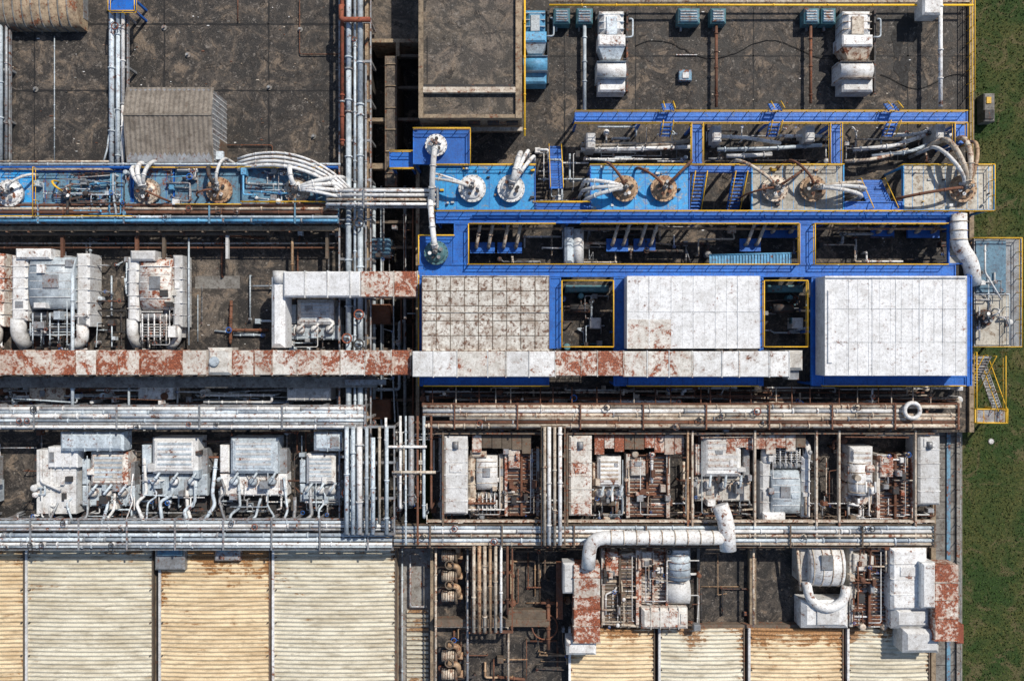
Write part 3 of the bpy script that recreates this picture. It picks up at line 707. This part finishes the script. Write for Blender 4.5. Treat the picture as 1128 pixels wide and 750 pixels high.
# ------------------------------------------------------------ vessels
vessel(520,207,4.6,1.25,W,[(-44,-10,(.16,W)),(-44,-16,(.12,W))],W)
vessel(563,207,4.6,1.25,W,[(10,-38,(.28,W)),(18,-40,(.2,W)),(24,-34,(.2,W))],W)
vessel(689,207,4.6,1.2,CT,[(-42,12,(.2,W)),(-44,2,(.2,W)),(-42,-8,(.2,W)),(-20,-28,(.14,RU))],W)
vessel(732,207,4.6,1.2,CT,[(-28,-22,(.14,RU)),(30,-30,(.14,RU))],RU)
vessel(855,207,4.6,1.2,CR,[(-40,-30,(.18,CR)),(-30,6,(.1,RU)),(30,-20,(.13,RU))],CR)
vessel(897,207,4.6,1.2,CT,[(52,8,(.2,W)),(56,0,(.2,W)),(52,-6,(.16,CR)),(-24,-30,(.14,RU))],CR)
vessel(1063,207,4.6,1.25,CT,[(-18,-52,(.28,CR)),(0,-54,(.28,CR)),(12,-50,(.2,CT)),(-30,-44,(.2,W)),(-66,10,(.16,RU))],CR)
vessel(480,159,5.0,1.0,W,[(-4,60,(.3,W))],W)
vessel(480,278,4.6,1.1,TE,[(-6,-60,(.3,W))],W)
# ------------------------------------------------------------ big housings
b=B('ductwork_housing'); panels(b,465,304,605,386,4.7,7.2,9,5,WA,BN)
for y in (304,344,386): b.box(465,y-.5,605,y+.5,7.1,7.3,WA)
b.done()
b=B('ductwork_housing'); panels(b,691,304,837,384,4.7,7.2,6,2,WC)
for i in range(1,12): b.box(691+i*12.16,305,691.25+i*12.16,383,7.1,7.225,WC,tint=.2)
b.box(691,352,740,384,7.15,7.232,WR,.01)
b.done()
b=B('ductwork_housing'); panels(b,909,304,1065,414,4.7,7.4,6,3,WC); b.box(912,320,917,400,7.4,7.55,WC,.05); b.box(909,304,1065,306,7.3,7.6,WC)
for i in range(1,13): b.box(909+i*12,307,909.25+i*12,413,7.3,7.425,WC,tint=.2)
b.done()
# long ducts
b=B('exhaust_duct'); duct(b,-120,386,228,413,4.6,6.4,[WH,WH,WX,WH,WH,WH,WH,WH,WR,WH,WX,WH,WH,WX],'x',24)
duct(b,255,386,452,413,4.6,6.4,[WX,WR,WX,WX,WR,WX,WH],'x',24)
b.box(228,383,255,413,4.4,6.55,WR,.3); b.vcyl(P(236,398,6.7),.5,6.4,6.8,WB,16)
b.box(-120,415,415,427,3.6,4.3,GC); b.box(380,418,425,424,4.2,4.5,GA)
for x in range(-100,455,50):
    c=P(x,400,4.6); b.wbox(c.x-.15,c.x+.15,c.y-1.2,c.y-.9,0,4.6,BN); b.wbox(c.x-.15,c.x+.15,c.y+.9,c.y+1.2,0,4.6,BN); b.wbox(c.x-.12,c.x+.12,c.y-1.6,c.y+1.6,4.35,4.6,BN)
b.done()
b=B('exhaust_duct'); duct(b,454,387,612,415,5.0,7.6,[W,WR,W],'x',26); duct(b,612,387,687,414,5.0,7.6,[WX,WH],'x',26); duct(b,687,387,870,415,5.0,7.6,[WR,W,W],'x',26)
b.box(866,386,885,408,5,7.3,WR,.3); b.box(868,408,880,418,5,6.6,GA)
b.done()
b=B('branch_duct'); b.box(312,299,397,327,3.6,5.8,WC,.15); duct(b,397,299,460,327,3.6,5.82,[WX,WH],'x',30)
for x in (335,360,385): b.box(x,298,x+1.2,328,3.6,5.9,W)
b.box(298,305,313,383,2.6,5.5,WC,.5); b.barrel(298,298,313,312,3.6,4.8,5.7,W,'y'); b.done()
# ------------------------------------------------------------ left rack row
b=B('process_platform'); z=4.0
deck(b,-60,184,36,238,z,LB,'SE'); deck(b,37,188,145,238,z-.1,SB,'S',seams=True,lm=BN); deck(b,146,184,192,225,z,SB,'N',lm=BN); deck(b,193,184,264,225,z,SB,'NS',edge=SB,lm=BN)
deck(b,265,184,358,222,z,SB,'NS',edge=SB,lm=BN)
b.box(-100,183,372,186,z-.1,z+.25,BL); b.box(-100,241,360,247,3,3.6,BN); b.box(-100,249,372,254,3.0,3.5,TN); b.box(-100,256,300,259,2.4,2.8,BN)
for x in range(-90,372,24): b.box(x,238,x+2,256,2.8,3.45,BN)
rail(b,[(0,186),(120,186)],z,mat=CR); b.done()
b=bundle('pipe_rack',-100,226,372,243,[(0,.14,RU,0,0,1),(4,.16,CR,0,0,1),(8,.16,RU,.05,0,1),(13,.14,WB,0,0,1),(17,.16,SK,0,0,1)],4.5,'x',45,bm=SB); b.done()
b=bundle('pipe_rack',360,210,482,226,[(0,.16,W,0,0,1),(5,.18,W,0,0,1),(10,.14,CR,0,0,1),(15,.16,W,0,0,1)],5.6,'x',40,zl=-5,bm=GA,posts=False); b.done()
vessel(8,212,4.0,1.25,W,[(-30,-18,(.16,W)),(26,-20,(.14,W))],W)
vessel(160,210,4.0,1.2,CR,[(-6,-30,(.25,W)),(8,-32,(.2,W)),(-14,-26,(.2,W)),(22,10,(.12,RU))],W)
vessel(240,209,4.0,1.2,CT,[(-10,-26,(.2,DK)),(6,-34,(.16,W)),(-24,6,(.1,RU))],W)
vessel(326,209,4.0,1.2,CR,[(-6,-28,(.25,W)),(50,-6,(.22,W)),(48,-14,(.22,W)),(54,2,(.2,W)),(56,10,(.16,W))],W)
vessel(73,213,4.0,.7,TE,[(-14,-14,(.1,YE)),(12,-10,(.1,GA))],GA)
b=B('process_pipework')
manifold(b,40,190,140,236,4.0,5.2,24,[SK,WB,DK,GA],mx=30); manifold(b,180,188,225,222,4,5,8,[W,GA,SK]); manifold(b,268,188,355,222,4,5,14,[W,GA,SK,WB],mx=30)
for k in range(4): b.bez(P(262,175+k*4,4.4),P(300,160+k*5,6),P(350,168+k*5,6),P(386,208+k*4,5),.12+.02*k,W)
b.pipe([P(0,181,4.8),P(375,181,4.8)],.12,WB,8); b.pipe([P(0,178,4.5),P(120,178,4.5)],.1,CR,8)
b.done()
b=B('process_pipework'); 
for (y,m) in ((268,GA),(273,RU)): b.pipe([P(-60,y,1.5),P(372,y,1.5)],.09,m,7)
manifold(b,200,258,372,380,.2,.8,12,[GA,RU,WB],mx=50); manifold(b,95,262,140,382,.2,1.6,18,[GA,WB,DK],mx=40); 
b.pipe([P(322,262,2),P(322,300,2)],.15,CT,8); b.pipe([P(208,262,2),P(208,380,2)],.1,WB,8)
for x in (68,150,180,250,360): b.box(x-1.5,243,x+1.5,285,2.2,2.6,random.choice((W,BN,RU)))
b.done()
unit('air_handling_unit',12,279,98,385,WB,W,[WB,W,GA],0,3.4)
unit('air_handling_unit',140,281,200,385,WR,W,[W,WR,GA],0,3.4)
unit('air_handling_unit',-75,279,3,385,W,WR,[W,WR,GA],0,3.2)
unit('compressor_skid',318,330,376,385,W,WB,[W,WB,GA],1,2.6)
for r_,zz,m in (((316,427,364,441),2.6,W),((32,427,70,440),2.2,CR),((152,427,190,440),2.0,W)):
    b=B('storage_cabinet'); b.sbox(*r_,0,zz,m,.1,9); b.done()
b=B('process_pipework'); manifold(b,-20,426,376,446,.4,2.6,50,[W,WB,GA,RU]); b.pipe([P(80,300,3.7),P(80,470,3.7)],.18,WB,9); b.pipe([P(142,425,3.7),P(142,470,3.7)],.12,WB,9); b.done()
b=bundle('pipe_rack',-100,449,402,470,[(1,.2,W,0,0,1),(5,.2,WB,0,0,1),(9,.24,W,0,0,1),(14,.16,WB,.05,0,1),(17.5,.14,GA,0,0,1),(21,.18,W,0,0,1)],4.4,'x',44,bm=GA); b.done()
b=bundle('pipe_rack',466,447,1056,470,[(1,.2,CR,0,0,1),(5.5,.22,W,0,0,.9),(10,.18,CR,0.05,0,1),(14,.2,CR,0,.05,1),(18,.16,RU,0,0,1),(22,.22,CR,0,0,1)],4.4,'x',34,bm=RU)
b.ring(P(1005,452,5),.8,.22,W,18,8); b.done()
b=B('process_pipework'); manifold(b,466,427,1056,447,.4,3.4,70,[CR,RU,W,DK],(.05,.12))
for i in range(26): x=480+i*22+R(-6,6); b.tube([P(x,426,3.4),P(x,449,4.2)],.07,random.choice((RU,CR)),6)
b.done()
b=bundle('pipe_rack',-100,574,432,603,[(1,.16,WB,0,0,1),(5,.18,W,0,0,1),(9,.14,GA,0,0,1),(15,.2,WB,0,0,1),(20,.2,WB,0,0,1),(25,.16,W,.05,0,1),(28,.12,WB,0,0,1)],3.6,'x',26,bm=GA); b.done()
b=bundle('pipe_rack',434,580,1030,600,[(1,.18,WB,0,0,1),(5,.2,W,0,0,1),(10,.16,CR,.05,0,1),(15,.2,WB,0,0,1),(19,.16,CR,0,0,1)],3.6,'x',38,bm=BN); b.done()
# left row 3
unit('air_handling_unit',38,492,86,569,W,WC,[W,WB],2,2.8)
unit('compressor_skid',90,498,148,572,WR,WB,[WB,W,GA],1,2.6)
unit('compressor_skid',156,482,228,562,W,WB,[WB,W,GA],1,3.0)
unit('compressor_skid',242,482,316,562,WB,W,[WB,W,GA],1,3.0)
unit('compressor_skid',330,500,376,566,W,WB,[WB,W,GA],1,2.6)
unit('compressor_skid',-70,492,-5,569,W,WB,[WB,W,GA],1,2.6)
b=B('overhead_duct'); 
for (x0,x1) in ((65,135),(345,376)): b.sbox(x0,476,x1,497,1.5,3.6,WB,.35,14)
b.done()
b=B('process_pipework')
for i in range(20):
    x=70+i*15+R(-6,6); y=R(542,562); j=R(-8,8); b.pipe([P(x+j,y-R(6,45),R(1.6,2.6)),P(x,y,R(2,2.6)),P(x-R(-6,16),y+R(6,12),2.6),P(x-R(-4,14),576,3.3)],R(.06,.2),random.choice((WB,W,WB,GA)),8,.4,fl=2)
manifold(b,0,476,376,575,.3,1.6,40,[WB,GA,RU,DK],mx=40); b.done()
b=B('process_pipework')
for x,r,m,y1 in ((441,.14,W,560),(453,.3,GA,555),(460,.12,RU,600),(467,.16,WB,570),(475,.12,RU,560),(447,.1,WB,600)):
    b.pipe([P(x,458,4.5),P(x,y1,4.5),D(P(x,y1,4.5),-4)],r,m,8,.3)
b.pipe([P(432,520,4.8),P(480,520,4.8)],.16,CR,8); b.pipe([P(425,460,4.8),P(425,492,4.8),P(470,492,4.8)],.14,W,8); manifold(b,436,476,486,600,-2,2,24,[W,GA,RU,CR]); b.done()
# right row 3
def sheetduct(x0,y0,x1,y1,z,m):
    b=B('vertical_duct'); b.sbox(x0,y0,x1,y1,.3,z,m,.2,14,m); b.tube([P((x0+x1)/2,y0+6,z+.1),P((x0+x1)/2,y0+14,z+.1)],.3,GA,10); b.done()
sheetduct(489,480,515,566,3.4,W); sheetduct(627,480,652,568,3.6,WR); sheetduct(1012,480,1036,556,3.2,W)
unit('coil_bank',516,500,556,570,W,CR,[W,CR,GA],0,2.4)
unit('coil_bank',556,494,594,568,RU,WX,[W,RU,CR],3,3.0)
b=bundle('pipe_rack',599,470,620,600,[(1,.16,CR,0,0,1),(6,.2,W,0,0,1),(12,.16,CR,.05,0,1),(18,.2,W,0,0,1)],5.0,'y',32,bm=BN); b.done()
unit('compressor_skid',653,503,690,570,W,CR,[WB,CR,GA],1,2.6)
unit('coil_bank',690,500,738,570,RU,WX,[W,RU,CR],3,3.0)
unit('air_handling_unit',766,480,826,570,W,WR,[WB,CR,GA],1,2.8)
unit('air_handling_unit',838,482,893,570,WB,W,[W,CR,GA],0,2.8,flip=True)
unit('coil_bank',932,492,968,572,W,WX,[W,CR],1,2.8)
unit('coil_bank',966,500,1008,572,RU,WX,[W,RU,CR],3,3.0)
b=B('rusty_roof_sheeting')
for (x0,x1) in ((520,590),(655,756),(800,895)): 
    for k in range(int((x1-x0)/11)): b.box(x0+k*11,479,x0+k*11+10.5,R(492,501),2.6,2.9,random.choice((WX,WH,BN,WX)),.03)
b.done()
b=B('insulated_tank')
b.tube([P(944,508,2.4),P(944,544,2.4)],.9,W,18); b.vcyl(P(944,526,3.4),.35,2.8,3.7,CR,12); b.tube([P(952,516,2.8),P(962,516,2.8)],.4,WR,12)
for y in (510,520,532,542): q=P(944,y,2.4); b.tube([q,q+Vector((0,.12,0))],.95,CR,18)
b.done()
b=B('support_frame')
for x in (487,597,624,757,762,831,899,924,1008): b.box(x,474,x+2,598,3.2,3.7,random.choice((CT,BN,CR)))
for y in (476,573): b.box(470,y,1030,y+2.2,3.1,3.6,random.choice((CR,BN)))
for x in (487,624,757,831,924,1008):
    for y in (476,573): c=P(x+1,y+1,3.5); b.wbox(c.x-.12,c.x+.12,c.y-.12,c.y+.12,0,3.2,BN)
b.done()
b=B('process_pipework'); manifold(b,486,545,1030,578,.3,2.6,70,[W,CR,RU,GA,BN],mx=45); manifold(b,740,480,770,575,.3,2,8,[W,CR,RU]); manifold(b,895,485,932,575,.3,1.5,8,[CR,RU,DK]); manifold(b,470,474,1030,482,2,3.4,26,[CR,RU]); b.done()
# lower right
b=bundle('pipe_rack',522,598,562,696,[(0,.18,CR,0,0,1),(6,.2,CT,0,0,1),(12,.2,CR,0,0,1),(18,.16,CT,0,0,1),(24,.18,CR,0,0,1),(30,.14,W,0,0,1),(37,.14,RU,0,0,.8)],3.4,'y',30,bm=RU); b.done()
def pump(x,y):
    b=B('centrifugal_pump'); b.box(x-14,y-9,x+14,y+9,0,.3,DK)
    b.tube([P(x-10,y,1),P(x+4,y,1)],.6,CR,16); b.tube([P(x+4,y,1),P(x+7,y,1)],.75,BN,16); b.tube([P(x+7,y,1),P(x+13,y,1)],.4,CT,12)
    for k in range(5): q=P(x-9+k*2.6,y,1); b.tube([q,q+Vector((.06,0,0))],.65,BN,16)
    b.pipe([P(x+8,y,1.2),P(x+8,y-10,1.6),P(x-4,y-12,1.8)],.3,CT,12,.4); b.ring(P(x-2,y-12,2.2),.45,.09,BN); b.done()
for y in (612,634,656,722,742): pump(497,y)
b=B('process_pipework'); b.pipe([P(515,604,1.4),P(515,780,1.4)],.14,GA,8); b.pipe([P(480,690,1.2),P(560,690,1.2),P(560,780,1.2)],.12,CR,8); b.pipe([P(480,600,2),P(480,780,2)],.12,CR,8)
b.box(478,682,605,690,.3,1.4,BN); b.box(559,672,602,688,.2,1.2,BN,.1); b.ring(P(600,690,1),1.4,.1,RU); manifold(b,565,604,625,680,.1,.6,8,[CT,RU,BN]); manifold(b,482,692,625,748,.2,1,18,[BN,RU,DK,CT],mx=30); b.done()
b=B('pipe_run'); b.pipe([P(604,660,1.2),P(604,715,1.2)],.2,RU,9,fl=1.2); b.pipe([P(596,664,1.2),P(612,664,1.2)],.16,RU,8); b.done()
b=B('insulated_duct')
b.tube([P(793,556,5),P(800,575,5.2),P(802,606,5.2)],.85,W,16,1.0)
b.tube([P(808,592,5.2),P(650,592,5.2),P(648,625,5.0)],.72,W,16,1.6)
for x in range(672,800,14): q=P(x,592,5.2); b.tube([q,q+Vector((.12,0,0))],.78,CR,16)
b.done()
b=B('exhaust_duct'); duct(b,632,622,661,708,2.6,4.8,[WX,WH,WH],'y',18); b.box(620,620,633,654,2.6,4.5,W,.2); b.box(624,706,657,722,2,4.4,W,.3); b.box(613,620,620,682,1.2,2.0,RU); b.done()
unit('coil_bank',663,606,704,688,BN,WX,[W,RU,CR],3,3.0)
unit('coil_bank',704,606,736,668,WX,WX,[W,RU,CR],3,2.6)
b=B('ventilation_unit'); b.barrel(737,606,763,640,.2,2,3.2,WB,'y'); b.barrel(735,640,761,668,.2,1.6,2.8,W,'x'); b.sbox(707,670,758,693,.2,3.0,WR,.3,10); b.box(742,606,758,609,3,3.3,W)
for k in range(4): b.barrel(736.5,612+k*8,763.5,613+k*8,.2,2.05,3.28,GA,'y')
b.done()
b=B('ventilation_unit'); b.barrel(894,603,932,650,.2,1.9,3.6,W,'x')
for k in range(4): b.barrel(897+k*10.5,602,898+k*10.5,651,.2,1.95,3.66,CR,'x')
b.box(884,662,936,693,.2,2.8,W,.5); b.box(900,665,925,688,2.7,2.95,W,.05); b.box(880,603,893,640,.2,2.4,WR,.2)
b.tube([P(888,640,2.6),P(892,662,2.8),P(912,672,3.0),P(930,662,2.8),P(932,645,2.6)],.5,W,14,1.2); b.tube([P(878,600,2.6),P(882,650,2.4)],.16,CR,8); b.box(905,612,918,628,3.4,3.75,GA,.05); b.done()
unit('coil_bank',936,603,981,690,RU,WR,[W,RU,CR],3,3.2)
b=B('exhaust_duct'); b.sbox(982,604,1022,672,.3,3.8,W,.3,16); b.box(984,668,1028,694,.3,3.6,W,.6); b.box(996,694,1036,720,.3,4.0,W,.4); duct(b,1030,622,1056,706,2.4,4.6,[WH,WX,WH],'y',20); b.box(1016,620,1031,670,2.0,4.7,W,.2); b.box(1054,688,1062,709,1.5,4.2,RD,.1); b.done()
b=B('roof_divider'); b.box(826,604,833,692,0,.8,TN); b.box(562,604,566,692,0,.4,TN); b.box(640,688,1026,692,-.5,1.0,BN); b.box(768,604,771,690,0,.5,GC); b.done()
b=B('process_pipework'); manifold(b,663,603,770,690,.3,3,20,[W,CR,RU]); manifold(b,938,603,982,690,2.4,3.2,10,[CR,RU]); manifold(b,772,605,824,688,.05,.3,5,[DK,CT]); b.pipe([P(830,600,2),P(830,690,2)],.12,CR,7); b.done()
for r1,r2 in (((170,604,203,628),(173,602,200,612)),((236,604,264,618),(239,602,260,608))):
    b=B('roof_hatch'); b.box(*r1,1,1.9,GA,.2); b.box(*r2,1.6,2.3,SB,.1); b.done()
# ------------------------------------------------------------ right platform
b=B('access_platform'); deck(b,1073,262,1126,382,1.4,GA,'NE',zl=-5,edge=GA); rail(b,[(1073,382),(1126,382)],1.4); b.box(1075,265,1108,322,1.4,1.6,SB); b.box(1075,326,1112,380,1.3,1.52,PD)
rail(b,[(1076,324),(1112,324),(1112,380)],1.4,mat=WB); b.done()
vessel(1087,350,1.3,.8,DK,[(12,-10,(.1,W))],W)
b=B('process_pipework'); b.pipe([P(1085,270,3),P(1085,300,2.8),P(1103,330,2.5)],.1,W,7); manifold(b,1076,300,1112,378,1.5,2.4,10,[W,WB,GA]); b.done()
b=B('insulated_duct'); b.tube([P(1056,236,4.9),P(1056,270,4.9),P(1070,290,4.4),P(1072,312,3.4)],.8,W,16,1) 
for y in (245,255,265): q=P(1056,y,4.9); b.tube([q,q+Vector((0,.12,0))],.87,CR,16)
b.done()
b=B('access_stair'); stair(b,1078,392,1092,452,-4,1.2,'N',GA); stair(b,1094,392,1104,452,-4.8,-1,'S',GA); deck(b,1074,450,1110,466,-1,GA,'SE',zl=-5,edge=YE); rail(b,[(1108,388),(1108,466)],-1); rail(b,[(1076,388),(1076,466)],1); b.done()
b=B('debris')
for _ in range(1100):
    x=random.choice((R(5,370),R(470,1065))); y=R(5,590); q=P(x,y,0); s_=R(.03,.12)
    b.wbox(q.x,q.x+s_*R(.5,3),q.y,q.y+s_,0,R(.02,.08),random.choice((GC,W,BN,RU,CR,DK)))
b.done()
# ------------------------------------------------------------ light + camera
w=bpy.data.worlds.new('World'); sc.world=w; w.use_nodes=True; nt=w.node_tree
bg=nt.nodes['Background']; sky=nt.nodes.new('ShaderNodeTexSky'); sky.sky_type='NISHITA'; sky.sun_disc=False
el=math.radians(48); az=math.radians(38)
sky.sun_elevation=el; sky.sun_rotation=az
nt.links.new(sky.outputs[0],bg.inputs[0]); bg.inputs[1].default_value=.11
sd=bpy.data.lights.new('sun','SUN'); sd.energy=4.6; sd.angle=math.radians(0.8); sd.color=(1,.92,.81)
so=bpy.data.objects.new('sun',sd); sc.collection.objects.link(so)
d=Vector((math.sin(az)*math.cos(el),math.cos(az)*math.cos(el),math.sin(el)))
so.rotation_euler=d.to_track_quat('Z','Y').to_euler()
cd=bpy.data.cameras.new('camera'); co=bpy.data.objects.new('camera',cd); sc.collection.objects.link(co)
cd.sensor_width=36; cd.lens=36*H/112.8; co.location=(0,0,H); co.rotation_euler=(0,0,0); cd.clip_end=3000; sc.camera=co
sc.view_settings.view_transform='Standard'; sc.view_settings.look='None'; sc.view_settings.exposure=0
